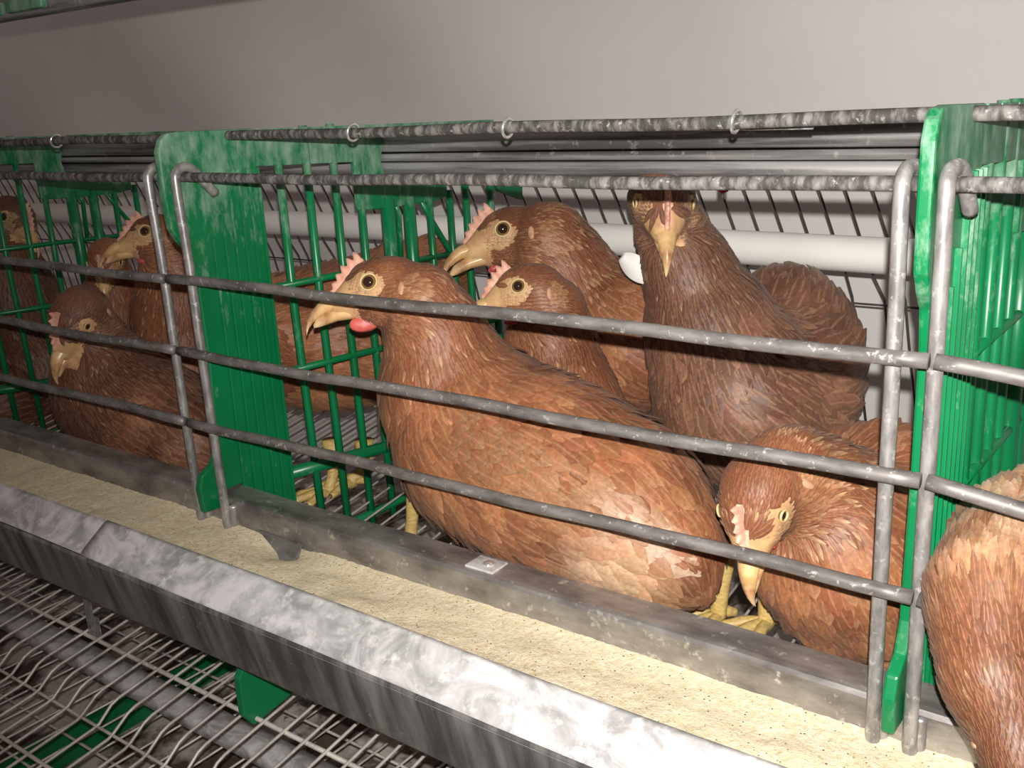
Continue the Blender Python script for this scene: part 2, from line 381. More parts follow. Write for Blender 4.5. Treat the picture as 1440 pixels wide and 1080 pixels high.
def uwire(x, parent, lean=0):
    y0 = -.004
    pts = [(x + .0035, .028, -.062), (x + .0032, .017, -.050), (x + .0025, .009, -.0405), (x + .001, .002, -.0385), (x, -.0045, -.0425), (x, -.0065, -.055), (x, y0, -.12), (x, y0 + .001, -.25), (x, -.001, -.335), (x, -.001, -.3485), (x + .001, .0005, -.3560), (x + .003, .0035, -.3565), (x + .0035, .0045, -.350), (x + .0035, .005, -.333)]
    G().tube(smooth_path(pts, 5), .0040, 12).make('upright_wire', M['wire'], parent)
def gate(x0, x1, ux, label, zs=(-.1285, -.191, -.254), bend=0):
    gt = empty('wire_gate', ((x0 + x1) / 2, 0, -.36)); tag(gt, label, 'gate', 'wire feeding gates across the cage fronts')
    for i, z in enumerate(zs):
        n = 40; pts = []
        for j in range(n + 1):
            x = x0 + (x1 - x0) * j / n
            dz = -bend * min(1, (x - x0) / .045) if bend else 0
            pts.append((x, -.0125 + .0006 * math.sin(j * .9 + i), z + dz + .0009 * math.sin(j * .31 + i * 2)))
        if i == 2 and bend: pts = [p for p in pts if p[0] < x0 + .012] + [(x0 + .02, -.0115, z)]
        o = G().tube(pts, .0041, 12).make('horizontal_bar', M['bar'], gt)
    for u in ux: uwire(u, gt)
    return gt
gate(-.7235, -.1185, (-.7045, -.1375), 'long wire gate of three bars in front of the large profile hen')
gate(-1.318, -.7295, (-1.29, -.7420), 'wire gate of three dull bars in front of the left cage')
gate(-.1155, .33, (-.1175,), 'wire gate at the right edge whose bars bend down beside the green divider', bend=.005)
gate(-1.95, -1.325, (-1.93,), 'wire gate of the farthest cage at the left edge of the photo')

# ------------------------------------------------------------ wire floor
def fz(y): return -.430 + .16 * y
fm = empty('cage_floor_mesh', (-.6, -.09, -.445)); tag(fm, 'bare wire cage floor sloping out under the trough with kinked wires', 'wire floor')
k = 0; x = -1.60; fw = []
while x < -.06:
    fw.append(x); x += .0226
rest = G()
for x in fw:
    e = random.Random(int(x * 1e4)).uniform(-.001, .001)
    pts = [(x + e, .48, fz(.48)), (x, .1, fz(.1)), (x, -.05, fz(-.05)), (x, -.132, fz(-.132)), (x, -.139, fz(-.139) - .0015), (x + e, -.152, fz(-.152) - .0095), (x, -.158, fz(-.158) - .0105), (x, -.26, fz(-.2) - .018), (x, -.34, fz(-.2) - .027)]
    if x > -1.25: G().tube(pts, .0013, 6).make('floor_wire', M['mesh'], fm)
    else: rest.tube(pts, .0013, 5)
tag(rest.make('far_floor_wires', M['mesh'], fm), kind='stuff')
for y, dz, r in ((-.092, -.0028, .0019), (.02, -.003, .0016), (.14, -.003, .0016), (.26, -.003, .0016), (.38, -.003, .0016), (-.152, -.0125, .0013), (-.200, -.0150, .0016)):
    z = fz(y) + dz if y > -.14 else fz(-.155) + (dz if y > -.18 else -.0165)
    G().tube([(XL, y, z), (XR, y, z)], r, 8).make('cross_wire', M['mesh'], fm)
for x in (-.80,):
    o = G().box((x - .0065, -.0905, -.449), (x + .0055, -.0895, -.388)); o.v += []; o = o.make('support_strap', M['wire'], fm, smooth=False); tag(o, 'flat steel strap')
o = G().box((-.7935, -.0905, -.449), (-.786, -.0895, -.425)).make('support_strap', M['wire'], fm, smooth=False)
# green trough bracket under the lip
def bracket(dx, label):
    b = G().prism([(-.03, -.37), (-.077, -.37), (-.078, -.392), (-.099, -.402), (-.103, -.408), (-.103, -.440), (-.095, -.452), (-.05, -.445), (-.02, -.43)], dx - .0035, dx + .0035).make('trough_bracket', M['green'], smooth=False)
    bevel(b, .001); tag(b, label, 'bracket', 'green brackets under the trough'); return b
bracket(-.575, 'green plastic bracket poking down through the wire floor under the middle of the trough')
bracket(-.215, 'green plastic bracket at the bottom edge under the right of the trough')
bracket(-1.03, 'dim green plastic bracket under the trough at the left edge')

# what lies below the wire floor
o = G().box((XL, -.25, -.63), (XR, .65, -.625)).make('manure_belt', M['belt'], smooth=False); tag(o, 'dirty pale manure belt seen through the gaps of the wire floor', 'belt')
o = G().strip([(-.018, -.550), (-.019, -.537), (-.03, -.536), (-.043, -.538), (-.045, -.550)], XL, XR, 20, .0015).make('lower_beam', M['lip']); tag(o, 'dull galvanised beam under the wire floor at the bottom left', 'beam')
lm = empty('lower_mesh', (-.6, .1, -.56)); tag(lm, 'second wire grid lying beneath the cage floor wires', 'wire mesh')
for y in (-.20, -.155, -.11, .03, .08, .13, .18, .23): G().tube([(XL, y, -.556), (XR, y, -.556)], .0014, 6).make('long_wire', M['mesh'], lm)
lw = []
for i in range(70):
    x = -2.0 + i * .031
    G().tube([(x, -.25, -.553), (x, .45, -.553)], .0013, 5).make('short_wire', M['mesh'], lm)
for i, (x, lab) in enumerate(((-.90, 'dark green plastic divider of the tier below at the lower left'), (-.42, 'dark green plastic divider of the tier below at the bottom right'))):
    o = G().prism([(-.19, -.592), (-.12, -.584), (-.02, -.590), (.10, -.590), (.30, -.592), (.30, -.62), (-.2, -.62)], x - .006, x + .006).make('lower_divider', M['green'], smooth=False); tag(o, lab, 'divider')
o = G().strip([(-.36, -.60), (-.355, -.585), (-.24, -.585), (-.235, -.60)], XL, XR, 4, .002).make('lower_lip', M['dark'], smooth=False); tag(o, 'dark edge of the lower tier at the bottom left corner', 'beam')

# upper tier edge, top left corner
ut = empty('upper_tier_edge', (-1.4, .0, .12)); tag(ut, 'dark underside edge of the upper cage tier in the top left corner', 'beam')
G().strip([(.04, .105), (0, .0925), (-.004, .095), (-.004, .122), (.04, .130)], XL - .4, XR, 10, .002).make('tier_rail', M['profile'], ut)
o = G().box((-.912, -.012, .0955), (-.852, -.0045, .106)).make('green_foot', M['green'], ut, smooth=False); bevel(o, .002)
G().box((-1.00, -.012, .0955), (-.925, -.0045, .106)).make('green_foot', M['green'], ut, smooth=False)

# ------------------------------------------------------------ hens
HENS = {'L1': {'browny': 1,
        'chain': [(-1.0622, 0.1, -0.2086, 0.0324), (-1.0687, 0.11, -0.255, 0.043), (-1.062, 0.12, -0.3112, 0.0673), (-1.0194, 0.13, -0.3384, 0.0734),
                  (-0.9408, 0.13, -0.3516, 0.0499)],
        'dark': 0.8,
        'eyes': 0.6,
        'fwd': (0.111, -0.713, -0.693),
        'grey': 0.2,
        'head': (-1.0622, 0.1, -0.2086, 0.0324),
        'label': 'dark brown hen dozing at the front left with its head sunk behind the bars',
        'seed': 7,
        'up': (0.284, -0.645, 0.709)},
 'L2': {'chain': [(-1.0766, 0.23, -0.1442, 0.0315), (-1.0833, 0.24, -0.1877, 0.0428), (-1.1027, 0.25, -0.2507, 0.0587),
                  (-1.1045, 0.25, -0.3272, 0.0691), (-1.1084, 0.25, -0.3866, 0.0662)],
        'fwd': (-0.591, -0.803, -0.08),
        'head': (-1.0766, 0.23, -0.1442, 0.0315),
        'label': "upright brown hen with pink comb, face behind the left gate's upright wire",
        'seed': 8,
        'up': (-0.249, 0.087, 0.964)},
 'L3': {'browny': 1,
        'chain': [(-1.1611, 0.2, -0.1652, 0.0251), (-1.1782, 0.21, -0.2166, 0.035), (-1.1892, 0.22, -0.2718, 0.0433),
                  (-1.1942, 0.22, -0.341, 0.0478)],
        'eyes': 0.7,
        'fwd': (0.483, -0.537, -0.691),
        'head': (-1.1611, 0.2, -0.1652, 0.0251),
        'label': 'brown hen with a pink comb half hidden behind the upright hen in the left cage',
        'seed': 9,
        'up': (0.437, -0.536, 0.722)},
 'L4': {'chain': [(-1.4, 0.2041, -0.1217, 0.0297), (-1.41, 0.194, -0.1654, 0.0419), (-1.42, 0.1991, -0.2484, 0.0613), (-1.42, 0.231, -0.3079, 0.0651),
                  (-1.42, 0.2157, -0.3916, 0.0635), (-1.41, 0.1578, -0.3853, 0.0613)],
        'dark': 0.75,
        'fwd': (0.866, 0.082, -0.493),
        'grey': 0.2,
        'head': (-1.4, 0.2041, -0.1217, 0.0297),
        'label': 'dim brown hen at the far left edge seen through the far green grid',
        'seed': 11,
        'up': (0.463, 0.238, 0.854)},
 'L5': {'chain': [(-0.8, 0.46, -0.3, 0.024), (-0.8, 0.44, -0.27, 0.04), (-0.84, 0.16, -0.245, 0.05), (-0.85, 0.2, -0.24, 0.07),
                  (-0.83, 0.27, -0.25, 0.082), (-0.83, 0.36, -0.245, 0.08), (-0.83, 0.43, -0.21, 0.05)],
        'fwd': (-0.3, 0.5, -0.6),
        'head': (-0.8, 0.46, -0.3, 0.024),
        'label': 'brown hen with yellow legs, seen through the grid near the profile hen',
        'legs': [[(-0.77, 0.1898, -0.3696, 0.0008), (-0.77, 0.179, -0.4196, 0.0008)],
                 [(-0.755, 0.2226, -0.3776, 0.0008), (-0.76, 0.2037, -0.4283, 0.0008)]],
        'seed': 10,
        'up': (0, 0, 1)},
 'blur': {'chain': [(-0.5092, 0.215, -0.167, 0.028), (-0.5045, 0.225, -0.1848, 0.0334), (-0.5108, 0.235, -0.2276, 0.0435),
                    (-0.4997, 0.245, -0.284, 0.051)],
          'fwd': (-0.695, -0.708, -0.126),
          'head': (-0.5092, 0.215, -0.167, 0.028),
          'label': 'orange brown hen with pale face tucked directly under the open-beaked hen',
          'seed': 3,
          'up': (-0.269, 0.094, 0.959)},
 'feeding': {'buff': 1,
             'chain': [(-0.0535, -0.068, -0.2884, 0.0208), (-0.0698, -0.05, -0.2673, 0.0236), (-0.0837, -0.01, -0.2438, 0.0287),
                       (-0.081, 0.03, -0.2447, 0.0327), (-0.0692, 0.09, -0.267, 0.0525), (-0.0469, 0.15, -0.2796, 0.0645)],
             'fwd': (0.35, -0.37, -0.86),
             'head': (-0.0535, -0.068, -0.2884, 0.0208),
             'label': 'blond-ruffed brown hen reaching over the feed at the right, head down in trough',
             'seed': 6,
             'up': (0.366, -0.792, 0.49)},
 'front': {'browny': 1,
           'chain': [(-0.4141, 0.27, -0.0873, 0.0305), (-0.4085, 0.28, -0.1177, 0.0322), (-0.3936, 0.29, -0.1622, 0.0414),
                     (-0.3774, 0.3, -0.2143, 0.0598), (-0.3537, 0.31, -0.2669, 0.0771), (-0.3399, 0.35, -0.2654, 0.075),
                     (-0.3441, 0.39, -0.2445, 0.0691), (-0.355, 0.41, -0.2163, 0.0523)],
           'dark': 0.85,
           'eyes': 0.6,
           'fwd': (0.476, -0.733, -0.485),
           'grey': 0.3,
           'head': (-0.4141, 0.27, -0.0873, 0.0305),
           'label': 'dark brown hen standing tallest in the middle cage, facing the camera with beak pointing down',
           'seed': 4,
           'up': (0.322, -0.368, 0.872)},
 'low': {'chain': [(-0.2285, 0.055, -0.2415, 0.0267), (-0.2227, 0.085, -0.242, 0.0331), (-0.2121, 0.11, -0.2677, 0.045),
                   (-0.1992, 0.125, -0.299, 0.0628), (-0.1966, 0.15, -0.3221, 0.065), (-0.1937, 0.18, -0.3003, 0.0675),
                   (-0.1825, 0.17, -0.3778, 0.0361)],
         'eyes': 0.62,
         'fwd': (0.097, -0.606, -0.789),
         'head': (-0.2285, 0.055, -0.2415, 0.0267),
         'label': 'rust brown hen bowing its head with beak pointing down beside the right green divider',
         'legs': [[(-0.2972, 0.155, -0.3435, 0.0005), (-0.3037, 0.155, -0.3993, 0.0006)],
                  [(-0.2704, 0.165, -0.359, 0.0005), (-0.2677, 0.165, -0.3996, 0.0006)]],
         'seed': 5,
         'streak': 1,
         'up': (-0.109, -0.795, 0.597)},
 'open': {'chain': [(-0.6072, 0.33, -0.1378, 0.0345), (-0.5832, 0.34, -0.1432, 0.0438), (-0.569, 0.35, -0.1734, 0.05),
                    (-0.5462, 0.36, -0.2147, 0.0577), (-0.5044, 0.375, -0.2402, 0.0735)],
          'fwd': (-0.659, -0.742, -0.127),
          'head': (-0.6072, 0.33, -0.1378, 0.0345),
          'label': 'brown hen with open beak and pale serrated comb, head raised behind the large profile hen',
          'seed': 2,
          'streak': 1,
          'up': (-0.279, 0.084, 0.957)},
 'profile': {'chain': [(-0.5494, 0.075, -0.1431, 0.0291), (-0.527, 0.08, -0.1498, 0.0305), (-0.5209, 0.09, -0.1863, 0.0426),
                       (-0.5181, 0.1, -0.2337, 0.0589), (-0.4841, 0.105, -0.27, 0.0749), (-0.4247, 0.105, -0.2867, 0.0778),
                       (-0.3663, 0.105, -0.2997, 0.0683), (-0.3312, 0.1, -0.3154, 0.0485), (-0.3067, 0.1, -0.3346, 0.025)],
             'fwd': (-0.686, -0.718, -0.115),
             'head': (-0.5494, 0.075, -0.1431, 0.0291),
             'label': 'large rust brown hen in profile in the middle cage, beak before the green grid',
             'legs': [[(-0.5983, 0.13, -0.3427, 0.0007), (-0.6093, 0.13, -0.4178, 0.0007)]],
             'patch': [((-0.3424, 0.04, -0.3182), 0.035, (0.6, 0.4, 0.25), 0.8), ((-0.3725, 0.04, -0.3204), 0.02, (0.6, 0.42, 0.3), 0.7),
                       ((-0.4503, 0.02, -0.2517), 0.05, (0.36, 0.17, 0.08), 0.6)],
             'seed': 1,
             'up': (-0.269, 0.104, 0.957),
             'wing': 1}}


def lerp(a, b, t): return a + (b - a) * t
PAL = dict(rust=(.235, .083, .036), deep=(.130, .044, .023), orange=(.33, .130, .057), buff=(.50, .28, .15), cream=(.62, .44, .30), straw=(.55, .34, .19))
def build_body(H, fr):
    bm = bmesh.new()
    c0, F, L, U, R = fr
    def sph(p, r, sub=3):
        bmesh.ops.create_icosphere(bm, subdivisions=sub, radius=r, matrix=Matrix.Translation(p))
    ch = H['chain']
    for i in range(len(ch) - 1):
        a, b = ch[i], ch[i + 1]; pa, pb = Vector(a[:3]), Vector(b[:3]); d = (pb - pa).length
        n = max(2, int(d / (min(a[3], b[3]) * .22)))
        for k in range(n + 1):
            t = k / n; s = t * t * (3 - 2 * t)
            sph(pa.lerp(pb, t), lerp(a[3], b[3], s) * (.80 if i == 0 and k == 0 else (.8 + .2 * min(1, (i + t) / 1.0) if i == 0 else 1)))
    # skull, face
    for (x, y, z, r) in ((0, 0, .05, .93), (.3, 0, .16, .88), (.6, 0, .18, .78), (.9, 0, .12, .64), (1.15, 0, .06, .52), (1.4, 0, 0, .42), (1.58, 0, -.04, .34), (.45, .16, -.22, .62), (.45, -.16, -.22, .62), (.9, 0, -.18, .48), (1.2, 0, -.2, .34)):
        sph(c0 + (F * x + L * y + U * z) * R, r * R)
    me = bpy.data.meshes.new('tmp'); bm.to_mesh(me); bm.free()
    o = bpy.data.objects.new('tmp', me); C.objects.link(o)
    md = o.modifiers.new('r', 'REMESH'); md.mode = 'VOXEL'; md.voxel_size = .0032 if R < .04 else .004; md.use_smooth_shade = True
    sm = o.modifiers.new('s', 'SMOOTH'); sm.factor = .5; sm.iterations = 6
    dg = bpy.context.evaluated_depsgraph_get(); out = bpy.data.meshes.new_from_object(o.evaluated_get(dg), depsgraph=dg)
    bpy.data.objects.remove(o); return out

def build_hen(key, H):
    rnd = random.Random(H['seed']); R = H['head'][3]
    c0 = Vector(H['head'][:3]); F = Vector(H['fwd']).normalized(); U = Vector(H['up']); U = (U - F * U.dot(F)).normalized(); L = U.cross(F)
    dark = H.get('dark', 1.0)
    legs = H.get('legs', [])
    base = Vector(H['chain'][-3][:3]); zmin = min(c[2] - c[3] for c in H['chain']); base.z = zmin
    root = empty('hen', base); tag(root, H['label'], 'hen', 'brown laying hens in the cages')
    me = build_body(H, (c0, F, L, U, R)); body = add('body', me, M['under'], root); me.name = 'hen_body'
    me.materials.append(M['skin']); me.materials.append(M['comb'])
    T = lambda x, y, z: c0 + (F * x + L * y + U * z) * R
    def loc(p):
        d = (p - c0) / R; return d.dot(F), d.dot(L), d.dot(U)
    # bare face
    def bare(p):
        x, y, z = loc(p)
        if x < -.5 or x > 2 or z < -.55 or abs(y) > 1.15: return False
        face = ((x - .84) / .52) ** 2 + ((z - .24) / .42) ** 2 < 1 and abs(y) > .2
        snout = x > 1.12 + .3 * max(0, z) and abs(y) < .62 and z < .7
        return face or snout
    def crest(p):
        x, y, z = loc(p); return .70 < x < 1.7 and abs(y) < .10 + .07 * (x - .7) and z > .28
    mi = [2 if crest(p.center) else 1 if bare(p.center) else 0 for p in me.polygons]; me.polygons.foreach_set('material_index', mi)
    nv = len(me.vertices); co = np.empty(nv * 3); me.vertices.foreach_get('co', co); co = co.reshape(-1, 3)
    polys = [tuple(p.vertices) for p in me.polygons]
    bvh = BVHTree.FromPolygons([Vector(c) for c in co], polys)
    ch = [(Vector(c[:3]), c[3]) for c in H['chain']]
    seg = []
    for i in range(len(ch) - 1):
        d = ch[i + 1][0] - ch[i][0]; seg.append((ch[i][0], d, d.length_squared))
    total = len(seg)
    def chain_t(p):
        best = None
        for i, (a, d, l2) in enumerate(seg):
            t = max(0, min(1, (p - a).dot(d) / l2)) if l2 else 0
            q = a + d * t; r = lerp(ch[i][1], ch[i + 1][1], t); e = (p - q).length - r
            if best is None or e < best[0]: best = (e, i + t, i, t)
        i, t = best[2], best[3]
        d0 = seg[i][1].normalized()
        d1 = seg[min(i + 1, total - 1)][1].normalized() if t > .5 else seg[max(i - 1, 0)][1].normalized()
        d = d0.lerp(d1, abs(t - .5)).normalized()
        return best[1], d
    areas = np.array([p.area for p in me.polygons]); cum = np.cumsum(areas); A = cum[-1]
    cen = [p.center.copy() for p in me.polygons]; nor = [p.normal.copy() for p in me.polygons]
    camp = Vector((0, -.5, 0))
    FV = []; FF = []; FU = []; FC = []
    def feather_at(p, n, fl, length, width, col, tip, lift, rows=5, snap=True, edge=None):
        side = n.cross(fl).normalized(); base_i = len(FV); q = p.copy(); nn = n; step = length / rows
        bend = rnd.uniform(-.10, .10)
        for r in range(rows + 1):
            v = r / rows
            w = width * (.30, .80, 1.0, .97, .74, .10)[r] * .5
            if snap and r:
                hit = bvh.find_nearest(q)
                if hit[0] is not None:
                    nn = hit[1]; q = hit[0]
            up = nn * (lift * (.15 + v * 1.0) + .0004)
            sd = (side - nn * side.dot(nn)).normalized()
            for u, hh in ((-1, -.16), (0, .10), (1, -.16)):
                FV.append(q + up + sd * (u * w) + nn * (hh * w))
                FU.append(((u + 1) / 2, v))
                c = [lerp(col[k], tip[k], max(0, (v - .45) / .55) ** 1.5) for k in range(3)]
                if edge and u: c = [lerp(c[k], edge[k], .75 * v) for k in range(3)]
                FC.append((*c, 1))
            f2 = (fl - nn * fl.dot(nn)); f2.normalize(); f2 = (f2 + sd * bend).normalized()
            q = q + f2 * step
        for r in range(rows):
            for u in range(2):
                a = base_i + r * 3 + u; FF.append((a, a + 1, a + 4, a + 3))
    # poisson-ish placement
    grid = {}
    def sparse(p, d):
        k = (int(p.x / d), int(p.y / d), int(p.z / d), round(d * 1e4))
        for i in (-1, 0, 1):
            for j in (-1, 0, 1):
                for l in (-1, 0, 1):
                    for q in grid.get((k[0] + i, k[1] + j, k[2] + l, k[3]), ()):
                        if (q - p).length_squared < d * d: return False
        grid.setdefault(k, []).append(p); return True
    tries = int(A * 150000) + 9000
    idx = np.searchsorted(cum, np.random.RandomState(H['seed']).rand(tries) * A)
    # extra tries on the head
    fidx = [i for i, c in enumerate(cen) if bare(c)]
    hd = [i for i, c in enumerate(cen) if (c - c0).length < R * 2.0]
    idx = list(idx) + [rnd.choice(hd) for _ in range(5000)] + [rnd.choice(fidx) for _ in range(2500)]
    up = Vector((0, 0, 1))
    for i in idx:
        i = min(int(i), len(cen) - 1); p = cen[i]; n = nor[i]
        if n.dot(camp - p) < -.65 * (camp - p).length: 
            if rnd.random() < .6: continue
        x, y, z = loc(p); dist = (p - c0).length / R
        if crest(p) or (x > 1.25 and bare(p)): continue
        fc = bare(p)
        if fc and ((x - .66) ** 2 + (z - .36) ** 2) ** .5 < .27: continue
        t, d = chain_t(p)
        hw = max(0, min(1, (1.7 - dist) / .7))    # 1 on the head
        back = -F - U * .10
        fl = (d * (1 - hw) + back * hw).normalized()
        if hw > .5 and x > .2: fl = (back + (p - (c0 + F * .6 * R)).normalized() * .5).normalized()
        fl += Vector((rnd.uniform(-.09, .09), rnd.uniform(-.09, .09), rnd.uniform(-.11, .09)))
        if 1.5 < t: fl += Vector((0, 0, -.12))
        fl = fl - n * fl.dot(n)
        if fl.length < .05: continue
        fl.normalize()
        # body zones
        if t > 2.2 and hw == 0: body_w = min(1, (t - 2.2) / 1.2)
        else: body_w = 0
        ln = lerp(.0075, .0175, 1 - hw); ln = lerp(ln, .027, body_w); wd = lerp(.0036, .0056, 1 - hw); wd = lerp(wd, .0145, body_w)
        if dist > 1 and hw == 0 and t < 1.2: ln *= .9
        if fc: ln, wd = .0034, .0022
        elif hw > .6 and x > .35: ln *= .55; wd *= .6
        s = min(1.15, max(.75, R / .027)); ln *= s; wd *= s
        if not sparse(p, .0011 * s if fc or (hw > .6 and x > .35) else lerp(.0018, .0031, 1 - hw) * s if body_w < .3 else lerp(.0031, .0066, body_w) * s): continue
        nz = noise.noise(p * 22 + Vector((H['seed'] * 7, 0, 0))); n2 = noise.noise(p * 60 + Vector((0, H['seed'] * 5, 0)))
        c = [lerp(PAL['rust'][k], PAL['orange'][k], max(0, min(1, .5 + nz * 1.3))) for k in range(3)]
        if body_w < .5: c = [lerp(c[k], PAL['deep'][k], .42 + .2 * n2) for k in range(3)]
        down = max(0, -n.z) * body_w
        c = [lerp(c[k], PAL['buff'][k], down * .40) for k in range(3)]
        tp = [q * 1.06 for q in c]; edge = None
        r_ = rnd.random()
        if body_w < .5 and hw < .8 and r_ < .10 * (1 if dist > 1.2 else .2) + (.22 if H.get('streak') and t < 3 else 0): tp = PAL['straw']; c = [lerp(c[k], PAL['straw'][k], .2) for k in range(3)]; wd *= .55
        if body_w >= .5 and n.z > -.2 and r_ < .07 + (.30 if H.get('streak') else 0): edge = [lerp(c[k], PAL['buff'][k], .6) for k in range(3)]; tp = [lerp(tp[k], PAL['buff'][k], .4) for k in range(3)]
        if H.get('buff') and t < 1.7: jit_d = .55 + .25 * max(0, t - .7)
        else: jit_d = 1
        if H.get('buff') and 1.3 < t < 4.6:
            bw = 1.0 * max(0, min(1, .62 + n2)) * (1 - abs(t - 3.0) / 2.4) * 1.25
            c = [lerp(c[k], PAL['buff'][k], max(0, bw)) for k in range(3)]; tp = [lerp(tp[k], PAL['cream'][k], max(0, bw)) for k in range(3)]; ln *= 1.45; wd *= .8
        jit = jit_d * .92 * rnd.uniform(.88, 1.12) * dark * (1 + .30 * n2 * (.4 + .6 * body_w)) * (1 + .18 * nz); jt = rnd.uniform(.92, 1.08)  # clump noise paints shadows between feather clumps into the colour, besides random variation
        # ear coverts: tan tuft
        if ((x + .28) / .30) ** 2 + ((z + .12) / .42) ** 2 < 1 and abs(y) > .4: c = [.27, .115, .052]; tp = [.42, .23, .12]
        if fc and H.get('browny'): c = [lerp(PAL['rust'][k], PAL['buff'][k], .25 + .4 * n2) for k in range(3)]; tp = PAL['buff']; edge = None
        elif fc: c = [lerp((.55, .36, .18)[k], (.50, .24, .13)[k], .5 + .5 * n2) for k in range(3)]; tp = [.66, .48, .27]; edge = None
        elif hw > .5 and z < .1 and x > .1: tp = [lerp(tp[k], PAL['straw'][k], .35) for k in range(3)]
        for (pp, pr, pc, ps) in H.get('patch', ()):
            w_ = ps * math.exp(-((p - Vector(pp)).length / pr) ** 2) * (.7 + .6 * rnd.random()); w_ = min(1, w_); c = [lerp(c[k], pc[k], w_) for k in range(3)]; tp = [lerp(tp[k], pc[k] * 1.1, w_) for k in range(3)]
        gr = H.get('grey', 0); lum = sum(c) / 3; c = [lerp(q, lum * .8, gr) for q in c]; tp = [lerp(q, sum(tp) / 3 * .8, gr) for q in tp]
        c = [c[0] * jit, c[1] * jit * jt, c[2] * jit]; tp = [tp[0] * jit, tp[1] * jit * jt, tp[2] * jit]
        feather_at(p, n, fl, ln * rnd.uniform(.85, 1.2), wd * rnd.uniform(.85, 1.15), c, tp, .0003 if fc else lerp(.0011, .0016 + .0012 * rnd.random(), 1 - hw) + body_w * (.0010 + .0040 * rnd.random() ** 4), edge=edge)
    def feather_mesh(name, parent):
        m_ = mesh(name, FV, FF); uvl = m_.uv_layers.new(name='UVMap'); li = np.empty(len(m_.loops), dtype=np.int32); m_.loops.foreach_get('vertex_index', li)
        uvl.data.foreach_set('uv', np.array(FU, dtype=np.float32)[li].ravel())
        ca = m_.color_attributes.new('Col', 'FLOAT_COLOR', 'POINT'); ca.data.foreach_set('color', np.array(FC, dtype=np.float32).ravel())
        return add(name, m_, M['feather'], parent)
    feather_mesh('plumage', root)['kind'] = 'stuff'
    # wings : long overlapping flight feathers
    if H.get('wing'):
        for sgn in (-1,):
            FV.clear(); FF.clear(); FU.clear(); FC.clear()
            a = Vector(WING[0]); b = Vector(WING[1]); n0 = Vector((-.15, -.92, .30)).normalized()
            d_ = (b - a); pts_ = []
            for q_ in range(900):
                u = rnd.random(); w = rnd.uniform(-1, 1) * (.6 + .4 * u)
                p = a + d_ * u + Vector((.006 * w, 0, .036 * w))
                if all((p - o_[0]).length > .0085 for o_ in pts_): pts_.append((p, u, w))
            for p, u, w in pts_:
                hit = bvh.find_nearest(p); p = hit[0]; j = rnd.uniform(.88, 1.1)
                fl = d_.normalized() + Vector((0, 0, -.10 * w + rnd.uniform(-.06, .06))); fl = (fl - hit[1] * fl.dot(hit[1])).normalized()
                k_ = max(0, min(1, (u - .52) / .25)) * (.8 if rnd.random() < .5 else .25)
                col = [lerp(PAL['orange'][k], (.56, .40, .29)[k], k_) * j for k in range(3)]; tip = [lerp(PAL['buff'][k], (.66, .52, .42)[k], k_) * j * (.65 + .35 * k_) for k in range(3)]
                feather_at(p, hit[1], fl, lerp(.026, .058, u ** 1.5), lerp(.013, .016, u), col, tip, .0035 + .005 * (1 - u), edge=[q * (.6 + .3 * k_) for q in PAL['buff']])
            feather_mesh('wing', root)['label'] = 'folded wing with pale flight feathers'
    # eyes
    for sgn in (-1, 1):
        e = T(.66, .80 * sgn, .36)
        hit = bvh.find_nearest(e)
        nrm = (L * sgn * 1.0 + F * .22 + U * .05).normalized(); p = hit[0] + nrm * R * .015
        a1 = nrm.orthogonal().normalized(); a2 = nrm.cross(a1); er = R * .205 * H.get('eyes', 1.0)
        pts = [p + (a1 * math.cos(q) + a2 * math.sin(q) * .92) * er * 1.12 + nrm * R * .03 for q in [2 * PI * k / 20 for k in range(21)]]
        lidg = G().tube(pts, R * .030, 8, cap=False)
        g = G().ell(p - nrm * R * .04, (a1 * er, a2 * er, nrm * er * .75), 20, 12)
        o = g.make('eye', M['eye'], root, clean=False); ul = o.data.uv_layers.new(name='UVMap')
        for lp in o.data.loops: ul.data[lp.index].uv = g.uv[lp.vertex_index]
        lidg.make('eyelid', M['ring_skin'], o)
        # ear lobe
        q = bvh.find_nearest(T(-.26, .95 * sgn, -.10)); qp, qn = q[0], q[1]
        w = (U - qn * U.dot(qn)).normalized(); w2 = qn.cross(w)
        G().ell(qp + qn * R * .03, (w * R * .21, w2 * R * .10, qn * R * .05), 12, 8).make('ear_lobe', M['lobe'], root)
        # wattle
        ws = 1.0 if key == 'profile' else .5
        G().ell(T(.98, .20 * sgn, -.66), (F * R * .44 * ws, L * R * .10, U * R * .23 * ws), 14, 9).make('wattle', M['wattle'], root)
    # beak : lofted halves
    op = .028 if key == 'open' else 0.0
    def loft(name, st, mm):
        v = []; f = []; uv = []; n = 14
        for i, (x, z, hw_, hu, hd_) in enumerate(st):
            for k in range(n):
                a = 2 * PI * k / n; cu = math.cos(a); su = math.sin(a)
                v.append(T(x, hw_ * cu * (1 - .35 * max(0, su)), z + (hu if su > 0 else hd_) * su)); uv.append((k / n, i / (len(st) - 1)))
        for i in range(len(st) - 1):
            for k in range(n):
                a = i * n + k; b = i * n + (k + 1) % n; f.append((a, b, b + n, a + n))
        f.append(tuple(range(n))[::-1]); f.append(tuple((len(st) - 1) * n + k for k in range(n)))
        o = add(name, mesh(name, v, f), mm, root); ul = o.data.uv_layers.new(name='UVMap')
        for lp in o.data.loops: ul.data[lp.index].uv = uv[lp.vertex_index]
        return o
    def prof(l): return [(x, (a + b) / 2, w, (a - b) / 2, (a - b) / 2) for x, a, b, w in l]
